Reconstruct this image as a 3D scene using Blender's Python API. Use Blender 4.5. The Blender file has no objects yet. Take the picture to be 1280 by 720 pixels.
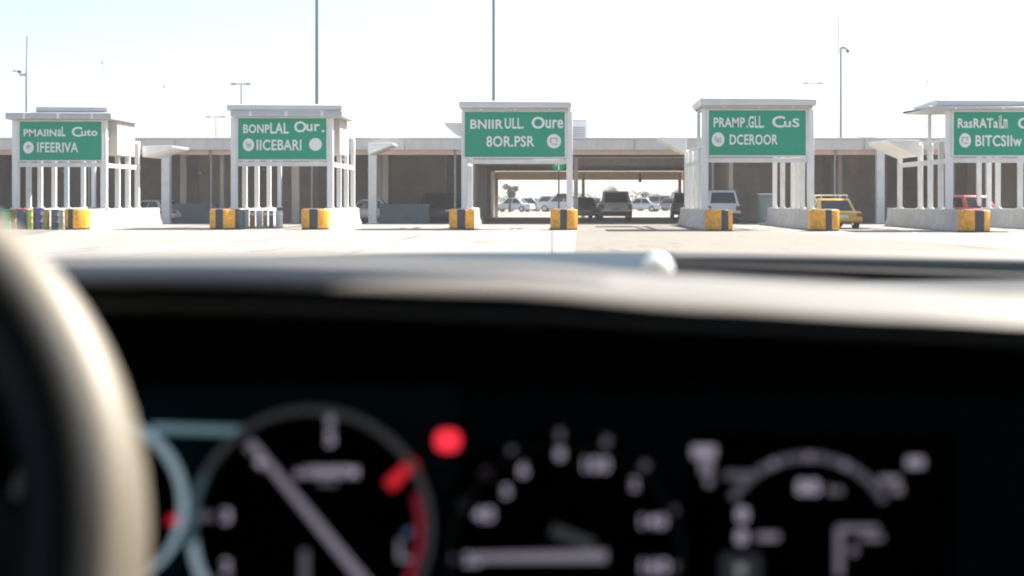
import bpy, bmesh, math, random
from mathutils import Vector, Matrix, Euler

random.seed(7)
R = math.radians
sc = bpy.context.scene
col = sc.collection
F, PX, PY, CZ = 1777.8, 690.0, 250.0, 1.2        # 50 mm lens on a 1280 px wide frame, eye 1.2 m up


def at(px, py, Y):
    return Vector(((px - PX) * Y / F, Y, CZ + (PY - py) * Y / F))


def xx(px, Y): return (px - PX) * Y / F
def zz(py, Y): return CZ + (PY - py) * Y / F


# ------------------------------------------------------------------ materials
def nodes_of(m):
    m.use_nodes = True
    nt = m.node_tree
    return nt, nt.nodes['Principled BSDF']


def mat(name, c, rough=0.6, metal=0.0, var=0.0, scale=3.0, bump=0.0, bscale=40.0, spec=0.5, emit=None, estr=0.0, coat=0.0, detail=6.0):
    m = bpy.data.materials.new(name)
    nt, b = nodes_of(m)
    b.inputs['Base Color'].default_value = (*c, 1)
    b.inputs['Roughness'].default_value = rough
    b.inputs['Metallic'].default_value = metal
    b.inputs['Specular IOR Level'].default_value = spec
    b.inputs['Coat Weight'].default_value = coat
    if emit:
        b.inputs['Emission Color'].default_value = (*emit, 1)
        b.inputs['Emission Strength'].default_value = estr
    tc = None
    if var or bump:
        tc = nt.nodes.new('ShaderNodeTexCoord')
    if var:
        n = nt.nodes.new('ShaderNodeTexNoise'); n.inputs['Scale'].default_value = scale; n.inputs['Detail'].default_value = detail
        n.inputs['Roughness'].default_value = 0.6
        nt.links.new(tc.outputs['Object'], n.inputs['Vector'])
        mr = nt.nodes.new('ShaderNodeMapRange')
        mr.inputs['From Min'].default_value = 0.3; mr.inputs['From Max'].default_value = 0.7
        mr.inputs['To Min'].default_value = 1 - var; mr.inputs['To Max'].default_value = 1 + var
        nt.links.new(n.outputs['Fac'], mr.inputs['Value'])
        mx = nt.nodes.new('ShaderNodeVectorMath'); mx.operation = 'SCALE'
        mx.inputs[0].default_value = c
        nt.links.new(mr.outputs['Result'], mx.inputs['Scale'])
        nt.links.new(mx.outputs['Vector'], b.inputs['Base Color'])
    if bump:
        n2 = nt.nodes.new('ShaderNodeTexNoise'); n2.inputs['Scale'].default_value = bscale; n2.inputs['Detail'].default_value = 4
        nt.links.new(tc.outputs['Object'], n2.inputs['Vector'])
        bp = nt.nodes.new('ShaderNodeBump'); bp.inputs['Strength'].default_value = bump; bp.inputs['Distance'].default_value = 0.01
        nt.links.new(n2.outputs['Fac'], bp.inputs['Height'])
        nt.links.new(bp.outputs['Normal'], b.inputs['Normal'])
    return m


EXPO = 1.6
K = 2 ** EXPO

M = {}
M['white'] = mat('white_paint', (.78, .78, .77), .45, var=.07, scale=1.2)
M['white_b'] = mat('white_paint_worn', (.68, .69, .69), .5, var=.1, scale=1.6)
M['blue_white'] = mat('bluish_white_paint', (.45, .55, .66), .5, var=.07)
M['roof'] = mat('grey_roof_metal', (.44, .46, .48), .4, var=.08, scale=.7)
M['roof_top'] = mat('pale_roof_metal', (.6, .61, .62), .4, var=.08, scale=.7)
M['sign_green'] = mat('sign_green', (.001, .31, .19), .6, var=.05, scale=.6, spec=.08)
M['sign_white'] = mat('sign_white', (.78, .8, .78), .4)
M['mark_grey'] = mat('mark_grey', (.42, .42, .46), .5)
M['concrete'] = mat('barrier_concrete', (.46, .455, .44), .8, var=.12, scale=1.6, bump=.3, bscale=25)
M['beige'] = mat('beige_render', (.52, .47, .43), .8, var=.08)
M['peach'] = mat('peach_beam', (.66, .45, .36), .7, var=.08)
M['soffit'] = mat('soffit_board', (.50, .40, .32), .8, var=.12)
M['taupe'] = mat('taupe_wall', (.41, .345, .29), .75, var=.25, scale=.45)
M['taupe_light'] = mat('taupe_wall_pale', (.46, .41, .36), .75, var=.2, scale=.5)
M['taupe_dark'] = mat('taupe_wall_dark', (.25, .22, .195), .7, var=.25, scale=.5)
M['fascia'] = mat('fascia_sheet', (.62, .60, .58), .45, var=.06, scale=.5)
M['steel'] = mat('galvanised_steel', (.34, .36, .37), .45, metal=.4, var=.08)
M['teal_steel'] = mat('teal_painted_steel', (.10, .20, .19), .45, var=.08)
M['dark_steel'] = mat('dark_steel', (.05, .052, .055), .5)
M['rubber'] = mat('rubber', (.02, .02, .02), .8)
M['glass_dark'] = mat('tinted_glass', (.018, .022, .024), .06, spec=.6)
M['chrome'] = mat('alloy', (.5, .5, .52), .3, metal=.8)
M['plate'] = mat('plate_white', (.6, .6, .58), .5)
M['red_lens'] = mat('red_lens', (.32, .015, .012), .2)
M['clear_lens'] = mat('clear_lens', (.6, .6, .62), .15)
M['bumper'] = mat('bumper_plastic', (.04, .041, .043), .6)
CARCOL = {}
for n, c in dict(silver=(.62, .63, .63), white=(.62, .62, .61), charcoal=(.06, .062, .065), teal=(.012, .05, .05), yellow=(.62, .36, .02), red=(.42, .045, .04),
                 grey=(.26, .265, .27), blue=(.03, .06, .13), sand=(.34, .29, .22), black=(.012, .012, .013), pale=(.9, .92, .92)).items():
    CARCOL[n] = mat('car_paint_' + n, c, .28, coat=.6, var=.03, scale=2)
M['bark'] = mat('bark', (.09, .065, .045), .9, var=.3, scale=6)
M['leaf'] = mat('leaf', (.05, .085, .035), .7, var=.35, scale=1.5)
M['leaf_b'] = mat('leaf_dry', (.085, .085, .045), .7, var=.35, scale=1.5)


def ground_material(name, base, joint=None, var=.1):
    m = bpy.data.materials.new(name)
    nt, b = nodes_of(m)
    N, Lk = nt.nodes.new, nt.links.new
    tc = N('ShaderNodeTexCoord')
    n1 = N('ShaderNodeTexNoise'); n1.inputs['Scale'].default_value = .11; n1.inputs['Detail'].default_value = 5
    n2 = N('ShaderNodeTexNoise'); n2.inputs['Scale'].default_value = 3.2; n2.inputs['Detail'].default_value = 8
    mp = N('ShaderNodeMapping'); mp.inputs['Scale'].default_value = (1.0, .14, 1)
    n3 = N('ShaderNodeTexNoise'); n3.inputs['Scale'].default_value = .9; n3.inputs['Detail'].default_value = 4
    Lk(tc.outputs['Object'], n1.inputs['Vector']); Lk(tc.outputs['Object'], n2.inputs['Vector'])
    Lk(tc.outputs['Object'], mp.inputs['Vector']); Lk(mp.outputs['Vector'], n3.inputs['Vector'])
    a1 = N('ShaderNodeMath'); a1.operation = 'ADD'; Lk(n1.outputs['Fac'], a1.inputs[0]); Lk(n3.outputs['Fac'], a1.inputs[1])
    a2 = N('ShaderNodeMath'); a2.operation = 'MULTIPLY_ADD'; Lk(n2.outputs['Fac'], a2.inputs[0]); a2.inputs[1].default_value = .5; Lk(a1.outputs[0], a2.inputs[2])
    mr = N('ShaderNodeMapRange'); mr.inputs['From Min'].default_value = .8; mr.inputs['From Max'].default_value = 1.7
    mr.inputs['To Min'].default_value = 1 - var; mr.inputs['To Max'].default_value = 1 + var
    Lk(a2.outputs[0], mr.inputs['Value'])
    sc_ = N('ShaderNodeVectorMath'); sc_.operation = 'SCALE'; sc_.inputs[0].default_value = base
    Lk(mr.outputs['Result'], sc_.inputs['Scale'])
    out = sc_.outputs['Vector']
    if joint:
        br = N('ShaderNodeTexBrick'); br.offset = 0
        br.inputs['Color1'].default_value = (1, 1, 1, 1); br.inputs['Color2'].default_value = (.94, .94, .94, 1)
        br.inputs['Mortar'].default_value = (.45, .45, .45, 1); br.inputs['Scale'].default_value = 1
        br.inputs['Brick Width'].default_value = joint; br.inputs['Row Height'].default_value = joint
        br.inputs['Mortar Size'].default_value = .03
        Lk(tc.outputs['Object'], br.inputs['Vector'])
        mu = N('ShaderNodeVectorMath'); mu.operation = 'MULTIPLY'
        Lk(out, mu.inputs[0]); Lk(br.outputs['Color'], mu.inputs[1]); out = mu.outputs['Vector']
    ms = N('ShaderNodeMapping'); ms.inputs['Scale'].default_value = (1.3, .16, 1); ms.inputs['Location'].default_value = (3.1, 7.7, 0)
    Lk(tc.outputs['Object'], ms.inputs['Vector'])
    n4 = N('ShaderNodeTexNoise'); n4.inputs['Scale'].default_value = .55; n4.inputs['Detail'].default_value = 9; n4.inputs['Roughness'].default_value = .62
    Lk(ms.outputs['Vector'], n4.inputs['Vector'])
    st = N('ShaderNodeMapRange'); st.interpolation_type = 'SMOOTHSTEP'; st.inputs['From Min'].default_value = .55; st.inputs['From Max'].default_value = .68
    st.inputs['To Min'].default_value = 1; st.inputs['To Max'].default_value = .62; Lk(n4.outputs['Fac'], st.inputs['Value'])
    ss = N('ShaderNodeVectorMath'); ss.operation = 'SCALE'; Lk(out, ss.inputs[0]); Lk(st.outputs['Result'], ss.inputs['Scale']); out = ss.outputs['Vector']
    Lk(out, b.inputs['Base Color'])
    b.inputs['Roughness'].default_value = .85
    bp = N('ShaderNodeBump'); bp.inputs['Strength'].default_value = .25; bp.inputs['Distance'].default_value = .01
    Lk(n2.outputs['Fac'], bp.inputs['Height']); Lk(bp.outputs['Normal'], b.inputs['Normal'])
    return m


def stripe_material(name, c1, c2, x0, x1):
    """a block painted with one upright dark band between local x0 and x1, scuffed"""
    m = bpy.data.materials.new(name)
    nt, b = nodes_of(m); N, Lk = nt.nodes.new, nt.links.new
    tc = N('ShaderNodeTexCoord'); sp = N('ShaderNodeSeparateXYZ'); Lk(tc.outputs['Object'], sp.inputs[0])
    g = N('ShaderNodeMath'); g.operation = 'GREATER_THAN'; g.inputs[1].default_value = x0; Lk(sp.outputs['X'], g.inputs[0])
    l = N('ShaderNodeMath'); l.operation = 'LESS_THAN'; l.inputs[1].default_value = x1; Lk(sp.outputs['X'], l.inputs[0])
    mu = N('ShaderNodeMath'); mu.operation = 'MULTIPLY'; Lk(g.outputs[0], mu.inputs[0]); Lk(l.outputs[0], mu.inputs[1])
    mx = N('ShaderNodeMix'); mx.data_type = 'RGBA'; mx.inputs['A'].default_value = (*c1, 1); mx.inputs['B'].default_value = (*c2, 1)
    Lk(mu.outputs[0], mx.inputs['Factor'])
    n = N('ShaderNodeTexNoise'); n.inputs['Scale'].default_value = 7; n.inputs['Detail'].default_value = 8; Lk(tc.outputs['Object'], n.inputs['Vector'])
    mr = N('ShaderNodeMapRange'); mr.inputs['From Min'].default_value = .36; mr.inputs['From Max'].default_value = .56
    mr.inputs['To Min'].default_value = .74; mr.inputs['To Max'].default_value = 1.06; Lk(n.outputs['Fac'], mr.inputs['Value'])
    s = N('ShaderNodeVectorMath'); s.operation = 'SCALE'; Lk(mx.outputs['Result'], s.inputs[0]); Lk(mr.outputs['Result'], s.inputs['Scale'])
    Lk(s.outputs['Vector'], b.inputs['Base Color']); b.inputs['Roughness'].default_value = .5
    return m


# ------------------------------------------------------------------ mesh building
class MB:
    def __init__(self): self.v, self.f = [], []

    def add(self, vs, fs):
        o = len(self.v); self.v += [Vector(p) for p in vs]; self.f += [tuple(i + o for i in f) for f in fs]; return self

    def box(self, x0, x1, y0, y1, z0, z1):
        return self.add([(x0, y0, z0), (x1, y0, z0), (x1, y1, z0), (x0, y1, z0), (x0, y0, z1), (x1, y0, z1), (x1, y1, z1), (x0, y1, z1)],
                        [(0, 3, 2, 1), (4, 5, 6, 7), (0, 1, 5, 4), (1, 2, 6, 5), (2, 3, 7, 6), (3, 0, 4, 7)])

    def rbox(self, x0, x1, y0, y1, z0, z1, r=.03, seg=2):
        bm = bmesh.new(); bmesh.ops.create_cube(bm, size=1)
        for v in bm.verts:
            v.co = Vector(((x0 + x1) / 2 + v.co.x * (x1 - x0), (y0 + y1) / 2 + v.co.y * (y1 - y0), (z0 + z1) / 2 + v.co.z * (z1 - z0)))
        bmesh.ops.bevel(bm, geom=bm.edges[:], offset=r, segments=seg, profile=.5, affect='EDGES')
        return self.bm(bm)

    def bm(self, bm):
        bm.verts.index_update()
        self.add([v.co.copy() for v in bm.verts], [[v.index for v in f.verts] for f in bm.faces]); bm.free(); return self

    def prism(self, prof, axis, a0, a1, bevel=0, seg=2):
        """prof: closed polygon of 2-D points; axis 'x': (y,z) points swept from x=a0 to a1; 'y': (x,z); 'z': (x,y)"""
        def P(p, a): return {'x': (a, p[0], p[1]), 'y': (p[0], a, p[1]), 'z': (p[0], p[1], a)}[axis]
        n = len(prof)
        bm = bmesh.new()
        A = [bm.verts.new(P(p, a0)) for p in prof]; B = [bm.verts.new(P(p, a1)) for p in prof]
        bm.faces.new(A[::-1]); bm.faces.new(B)
        for i in range(n): bm.faces.new((A[i], A[(i + 1) % n], B[(i + 1) % n], B[i]))
        bmesh.ops.recalc_face_normals(bm, faces=bm.faces[:])
        if bevel: bmesh.ops.bevel(bm, geom=bm.edges[:], offset=bevel, segments=seg, profile=.5, affect='EDGES')
        return self.bm(bm)

    def tube(self, pts, rad, n=10, cap=True):
        pts = [Vector(p) for p in pts]
        rad = rad if isinstance(rad, (list, tuple)) else [rad] * len(pts)
        o = len(self.v); up = None
        for i, p in enumerate(pts):
            d = (pts[min(i + 1, len(pts) - 1)] - pts[max(i - 1, 0)]).normalized()
            if up is None: up = Vector((0, 0, 1)) if abs(d.z) < .9 else Vector((1, 0, 0))
            s = d.cross(up).normalized(); up = s.cross(d).normalized()
            for k in range(n):
                a = 2 * math.pi * k / n
                self.v.append(p + (s * math.cos(a) + up * math.sin(a)) * rad[i])
        for i in range(len(pts) - 1):
            for k in range(n):
                a, b = o + i * n + k, o + i * n + (k + 1) % n
                self.f.append((a, b, b + n, a + n))
        if cap:
            self.f.append(tuple(o + k for k in range(n))[::-1]); self.f.append(tuple(o + (len(pts) - 1) * n + k for k in range(n)))
        return self

    def lathe(self, prof, c=(0, 0, 0), n=20, axis='z'):
        """prof: (radius, height) list"""
        o = len(self.v); c = Vector(c)
        for r, h in prof:
            for k in range(n):
                a = 2 * math.pi * k / n; u, w = r * math.cos(a), r * math.sin(a)
                self.v.append(c + Vector({'z': (u, w, h), 'y': (u, h, w), 'x': (h, u, w)}[axis]))
        for i in range(len(prof) - 1):
            for k in range(n):
                a, b = o + i * n + k, o + i * n + (k + 1) % n
                self.f.append((a, b, b + n, a + n))
        self.f.append(tuple(o + k for k in range(n))[::-1]); self.f.append(tuple(o + (len(prof) - 1) * n + k for k in range(n)))
        return self

    def grid(self, rows, close_v=False):
        """rows: list of equal-length point lists"""
        o = len(self.v); n = len(rows[0])
        for r in rows: self.v += [Vector(p) for p in r]
        for i in range(len(rows) - 1):
            for k in range(n if close_v else n - 1):
                a, b = o + i * n + k, o + i * n + (k + 1) % n
                self.f.append((a, b, b + n, a + n))
        return self

    def build(self, name, m, parent=None, smooth=False, recalc=True, org=None):
        off = Vector((0, 0, 0))
        if org is not None: off = Vector(org)
        p = parent
        while p is not None: off = off + p.location; p = p.parent
        me = bpy.data.meshes.new(name)
        me.from_pydata([v - off for v in self.v], [], self.f)
        if recalc:
            bm = bmesh.new(); bm.from_mesh(me); bmesh.ops.recalc_face_normals(bm, faces=bm.faces[:]); bm.to_mesh(me); bm.free()
        if smooth:
            me.polygons.foreach_set('use_smooth', [True] * len(me.polygons))
            if smooth != 'all':
                me.set_sharp_from_angle(angle=R(40))
        me.materials.append(m); me.update()
        o = bpy.data.objects.new(name, me); col.objects.link(o)
        if parent is not None: o.parent = parent
        if org is not None: o.location = org
        return o


def tag(o, label=None, cat=None, group=None, kind=None):
    if label: o['label'] = label
    if cat: o['category'] = cat
    if group: o['group'] = group
    if kind: o['kind'] = kind
    return o


def empty(name, loc, label=None, cat=None, group=None):
    o = bpy.data.objects.new(name, None); col.objects.link(o); o.location = loc
    o.empty_display_size = .2
    return tag(o, label, cat, group)


def copy_tree(o, parent=None):
    c = o.copy(); col.objects.link(c)
    if parent is not None: c.parent = parent
    for ch in list(o.children): copy_tree(ch, c)
    return c


def text_mesh(s, size, depth=.01, bold=0.0, width=1.0):
    """flat lettering facing -Y, baseline left at the origin -> (verts, faces, width)"""
    cu = bpy.data.curves.new('lettering', 'FONT'); cu.body = s; cu.size = size; cu.extrude = depth / 2; cu.offset = bold; cu.space_character = 1.05
    cu.resolution_u = 3
    o = bpy.data.objects.new('lettering_tmp', cu); col.objects.link(o)
    dg = bpy.context.evaluated_depsgraph_get()
    me = bpy.data.meshes.new_from_object(o.evaluated_get(dg))
    vs = [Vector((v.co.x * width, -v.co.z, v.co.y)) for v in me.vertices]; fs = [tuple(p.vertices) for p in me.polygons]
    bpy.data.objects.remove(o); bpy.data.curves.remove(cu); bpy.data.meshes.remove(me)
    return vs, fs


def put_text(mb, s, x0, x1, y, z0, z1, depth=.01, bold=0.0, rot=0.0):
    """lettering fitted to the box x0..x1, z0..z1 on the plane y"""
    vs, fs = text_mesh(s, 1.0, depth, bold)
    ax, bx = min(v.x for v in vs), max(v.x for v in vs); az, bz = min(v.z for v in vs), max(v.z for v in vs)
    out = []
    for v in vs:
        out.append(Vector((x0 + (v.x - ax) / (bx - ax) * (x1 - x0), y + v.y, z0 + (v.z - az) / (bz - az) * (z1 - z0))))
    mb.add(out, fs)


# ------------------------------------------------------------------ ground, sky, light
g = MB().grid([[(-900, -150, 0), (900, -150, 0)], [(-900, 1600, 0), (900, 1600, 0)]]).build('ground', ground_material('concrete_ground', (.285, .268, .24), joint=4.5, var=.14))
tag(g, 'pale sunlit concrete apron in front of the entry lanes', None, kind='structure')
MB().add([(xx(722, 71), 71, .004), (xx(842, 71), 71, .004), (xx(1420, 30), 30, .004), (xx(718, 30), 30, .004)], [(0, 1, 2, 3)]).build(
    'road', ground_material('tan_lane', (.18, .163, .137), joint=None, var=.1))
tag(bpy.data.objects['road'], 'tan worn lane leading into the open middle passage', None, kind='structure')
MB().add([(-23.5, 56.5, .004), (-19.6, 56.5, .004), (-13.5, 30, .004), (-40, 30, .004), (-40, 50, .004)], [(0, 1, 2, 3, 4)]).build(
    'asphalt', ground_material('old_asphalt', (.17, .158, .142), joint=None, var=.16))
tag(bpy.data.objects['asphalt'], 'greyer worn paving in front of the left lanes', None, kind='structure')
# painted lane lines
lm = MB()
for x, y0, y1 in ((-8.2, 35, 55), (13.2, 34, 54)):
    lm.add([(x, y0, .008), (x + .14, y0, .008), (x + .14, y1, .008), (x, y1, .008)], [(0, 1, 2, 3)])
tag(lm.build('road_markings', mat('faded_white_line', (.6, .58, .53), .8, var=.25, scale=2)), 'faded white painted lane lines', None, kind='structure')
tag(MB().add([(6.9, 57.5, .008), (8.3, 62, .008), (8.15, 62.3, .008), (6.75, 57.9, .008)], [(0, 1, 2, 3)]).build('painted_line', mat('yellow_line', (.55, .42, .08), .8, var=.2)),
    'faded yellow painted line between barriers', None, kind='structure')

AZ, EL = 46, 44
to_sun = Vector((math.sin(R(AZ)) * math.cos(R(EL)), math.cos(R(AZ)) * math.cos(R(EL)), math.sin(R(EL))))
w = bpy.data.worlds.new('World'); sc.world = w; w.use_nodes = True
nt = w.node_tree
sky = nt.nodes.new('ShaderNodeTexSky'); sky.sky_type = 'NISHITA'; sky.sun_disc = False
sky.sun_elevation = R(EL); sky.sun_rotation = R(AZ); sky.air_density = 1.0; sky.dust_density = 1.4; sky.ozone_density = 1.0
nt.links.new(sky.outputs['Color'], nt.nodes['Background'].inputs['Color']); nt.nodes['Background'].inputs['Strength'].default_value = .066
sl = bpy.data.lights.new('sun', 'SUN'); sl.energy = 5.0; sl.angle = R(.5); sl.color = (1, .93, .83)
so = bpy.data.objects.new('sun', sl); col.objects.link(so); so.rotation_mode = 'QUATERNION'; so.rotation_quaternion = to_sun.to_track_quat('Z', 'Y')
so.location = (40, 40, 60)

cam = bpy.data.cameras.new('camera'); co = bpy.data.objects.new('camera', cam); col.objects.link(co)
co.location = (0, 0, CZ); co.rotation_euler = (R(90), 0, 0)
cam.lens = 50; cam.sensor_width = 36; cam.sensor_fit = 'HORIZONTAL'
cam.shift_x = -50 / 1280; cam.shift_y = -110 / 1280
cam.clip_start = .02; cam.clip_end = 5000
cam.dof.use_dof = True; cam.dof.focus_distance = 8.5; cam.dof.aperture_fstop = 5.0
sc.camera = co
sc.view_settings.view_transform = 'Standard'; sc.view_settings.look = 'None'; sc.view_settings.exposure = EXPO; sc.view_settings.gamma = 1
sc.cycles.max_bounces = 8; sc.cycles.use_denoising = True
sc.cycles.sample_clamp_indirect = 6

# ------------------------------------------------------------------ entry gantries
def barrier(x, y0, y1, label, w=.25, h=.82):
    prof = [(x - w, 0), (x + w, 0), (x + w, .1), (x + w * .62, .34), (x + w * .48, h), (x - w * .48, h), (x - w * .62, .34), (x - w, .1)]
    root = empty('concrete_barrier', (x, y0, 0), label, 'barrier', 'concrete barriers along the lanes')
    y = y0; first = True
    while y < y1 - .3:
        ye = min(y + 3.9, y1)
        MB().prism(prof, 'y', y + (0 if first else .018), ye, .015, 1).build('barrier_segment', M['concrete'], root, smooth=True)
        y = ye; first = False


stripes = {}
def end_block(px, Y, wpx, label, wid=None, band=(-.16, .14), seedz=0):
    x = xx(px, Y); wd = wpx * Y / F
    root = empty('crash_block', (x, Y, 0), label, 'crash block', 'striped crash blocks ending the barriers')
    h = .82; n = 9; prof = []
    hw = wd / 2; dp = .95
    for k in range(n + 1):                                         # bowed front face
        t = -1 + 2 * k / n
        prof.append((x + hw * t, Y - .42 * (1 - abs(t) ** 2.6)))
    prof += [(x + hw, Y + dp - .42), (x - hw, Y + dp - .42)]
    key = (round(band[0], 3), round(band[1], 3))
    if key not in stripes:
        stripes[key] = stripe_material('yellow_black_block', (.90, .40, .006), (.022, .026, .045), *key)
    body = MB().prism(prof, 'z', .06, h, .035, 3).build('block', stripes[key], root, smooth=True)
    MB().prism([(a * .96 + x * .04, b + .03) for a, b in prof], 'z', 0, .07).build('base', M['bumper'], root)
    MB().rbox(x - hw * .8, x + hw * .8, Y - .2, Y + .3, h, h + .03, .012).build('lid', mat('lid_cream', (.6, .55, .45), .6), root)
    for sx in (-1, 1):
        MB().lathe([(.02, -.018), (.035, -.012), (.035, .006)], (x + sx * hw * .72, Y - .16, .12), 10, 'y').build('anchor_bolt', M['steel'], root)
    return root


def post_mb(x, y, z0, z1, wd=.28, dpt=.28):
    m = MB().rbox(x - wd / 2, x + wd / 2, y - dpt / 2, y + dpt / 2, z0, z1, .02, 1)
    m.rbox(x - wd / 2 - .05, x + wd / 2 + .05, y - dpt / 2 - .05, y + dpt / 2 + .05, z0, z0 + .05, .01, 1)
    return m


def sign(Y, x0p, y0p, x1p, y1p, line1, line2, marks, label):
    """line: (text, px0, px1, ytop, ybottom); marks: (px, py, rx, ry)"""
    x0, x1, z0, z1 = xx(x0p, Y), xx(x1p, Y), zz(y1p, Y), zz(y0p, Y)
    root = empty('lane_sign', ((x0 + x1) / 2, Y, z0), label, 'sign', 'green lane signs over the entries')
    MB().rbox(x0, x1, Y - .03, Y + .05, z0, z1, .02, 2).build('panel', M['sign_green'], root, smooth=True)
    t = .07
    wx = x0p + .55 * (x1p - x0p)                                       # the second word of the first line starts past here
    fr = MB()
    for a in ((x0 - t, x1 + t, z1 + .003, z1 + t), (x0 - t, x1 + t, z0 - t, z0 - .003), (x0 - t, x0 - .003, z0 - .003, z1 + .003), (x1 + .003, x1 + t, z0 - .003, z1 + .003)):
        fr.rbox(a[0], a[1], Y - .05, Y + .06, a[2], a[3], .01, 1)
    fr.build('sign_frame', M['white_b'], root)
    for ln in [[q for q in line1 if q[1] < wx], [q for q in line1 if q[1] >= wx], line2]:
        mb = MB()
        for s, a, b, t_, b_ in ln:
            put_text(mb, s, xx(a, Y), xx(b, Y), Y - .039, zz(b_, Y), zz(t_, Y), .012, .02)
        mb.build('lettering', M['sign_white'], root)
    for (mx, my, rx, ry, kind) in marks:
        c = at(mx, my, Y)
        mb = MB(); n = 24
        rr = rx * Y / F; r2 = ry * Y / F
        vs = [c + Vector((math.cos(2 * math.pi * k / n) * rr, -.034 - Y + Y, math.sin(2 * math.pi * k / n) * r2)) for k in range(n)]
        vs = [Vector((v.x, Y - .034, v.z)) for v in vs] + [Vector((v.x, Y - .046, v.z)) for v in vs]
        mb.add(vs, [tuple(range(n, 2 * n))] + [(k, (k + 1) % n, n + (k + 1) % n, n + k) for k in range(n)])
        em = mb.build('emblem', M['sign_white'], root)
        mm = MB()
        def bar(u0, u1, w0, w1): mm.box(c.x + u0 * rr, c.x + u1 * rr, Y - .054, Y - .0462, c.z + w0 * r2, c.z + w1 * r2)
        if kind == 0: bar(-.55, .5, .12, .3); bar(-.4, .35, -.2, -.05); bar(-.1, .1, -.2, .5)
        if kind == 1: bar(-.5, -.28, -.2, .5); bar(-.2, .15, -.45, .2); bar(.25, .45, -.5, .3)
        if kind == 2: bar(-.6, -.35, -.3, .35); bar(-.5, .6, .3, .5); bar(.3, .5, -.1, .25); bar(-.3, .5, -.5, -.34)
        mm.build('emblem_mark', M['mark_grey'], em)
    return root


def gantry(cfg):
    D = cfg['D']; XL, XR = cfg['XL'], cfg['XR']; zs0 = zz(cfg['sign'][3], D); ztop = zz(cfg['can'][0][3], D)
    root = empty('entry_gantry', ((XL + XR) / 2, D, 0), cfg['label'], 'gantry', 'entry gantries in a row')
    for x in (XL, XR): post_mb(x, D, .82, ztop, .26, .26).build('post', M['white'], root, smooth=True)
    # cross beams
    MB().rbox(XL + .133, XR - .133, D - .1, D + .1, zs0 - .30, zs0 - .10, .015, 1).build('cross_beam', M['white_b'], root)
    MB().rbox(XL + .133, XR - .133, D + .08, D + .24, ztop - .42, ztop - .16, .015, 1).build('cross_beam', M['white_b'], root)
    # rear posts and rails on both barrier rows
    for side, (x, ys, zt) in enumerate(((XL, cfg['yl'], cfg.get('zl', 3.55)), (XR, cfg['yr'], cfg.get('zr', 3.55)))):
        for i, y in enumerate(ys):
            mm = M['blue_white'] if (cfg.get('blue') == (side, i)) else (M['white'] if i % 3 else M['white_b'])
            post_mb(x, y, .82, zt, .20, .20).build('post', mm, root, smooth=True)
        if ys:
            if cfg.get('inner') != side: MB().rbox(x - .06, x + .06, D + .153, ys[-1] + .3, zs0 - .32, zs0 - .12, .01, 1).build('rail', M['white_b'], root)
            MB().rbox(x - .05, x + .05, D + .153, ys[-1] + .3, zt + .003, zt + .12, .01, 1).build('rail', M['white_b'], root)
    # rear pair that carries the canopy
    for x in (XL, XR): post_mb(x, D + cfg.get('cd', 4.0) - .5, .82 if False else 3.0, ztop, .14, .14).build('canopy_strut', M['white_b'], root)
    for i, (a, b, t_, b_, ov) in enumerate(cfg['can']):
        Y0 = D - .55 - ov; x0, x1 = xx(a, D - .5), xx(b, D - .5); z0, z1 = zz(b_, D - .5), zz(t_, D - .5)
        z0 = ztop if i == 0 else z0
        Y1 = D + cfg.get('cd', 4.0) + ov
        rise = .12
        r = MB().prism([(Y0, z0 + .06), (Y0 + .05, z0), (Y1 - .5, z0), (Y1, z0 + .14), (Y1, z1 - .06), (Y0 + .25, z1), (Y0, z1 - .05)], 'x', x0, x1, .02, 1).build(
            'canopy', M['roof'] if i == 0 else M['roof_top'], root, smooth=True)
        if i == 0:
            for k in range(3):
                xc = x0 + (x1 - x0) * (.18 + .32 * k)
                MB().rbox(xc - .05, xc + .05, Y0 - .025, Y0 - .003, z0 + .02, z1 - .08, .008, 1).build('fascia_bracket', M['white'], r)
    if 'header' in cfg:
        x, wd, y0, y1, z0 = cfg['header']
        MB().rbox(x - wd / 2, x + wd / 2, y0, y1, z0, ztop - .003, .02, 1).build('header_panel', M['beige'], root)
    for (x, dx, y0, y1, z0, z1) in cfg.get('wings', ()):
        s = 1 if dx > 0 else -1
        prof = [(x + s * .14, z1), (x + dx, z1 + .03), (x + dx * .96, z1 - .1), (x + s * .45, z0 + .12), (x + s * .14, z0)]
        MB().prism(prof, 'y', y0, y1, .03, 2).build('awning', M['white'], root, smooth=True)
    for (x, y0, y1, z0, z1, mk) in cfg.get('panels', ()):
        MB().rbox(x - .06, x + .06, y0, y1, z0, z1, .01, 1).build('side_panel', M[mk], root)
    return root


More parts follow.
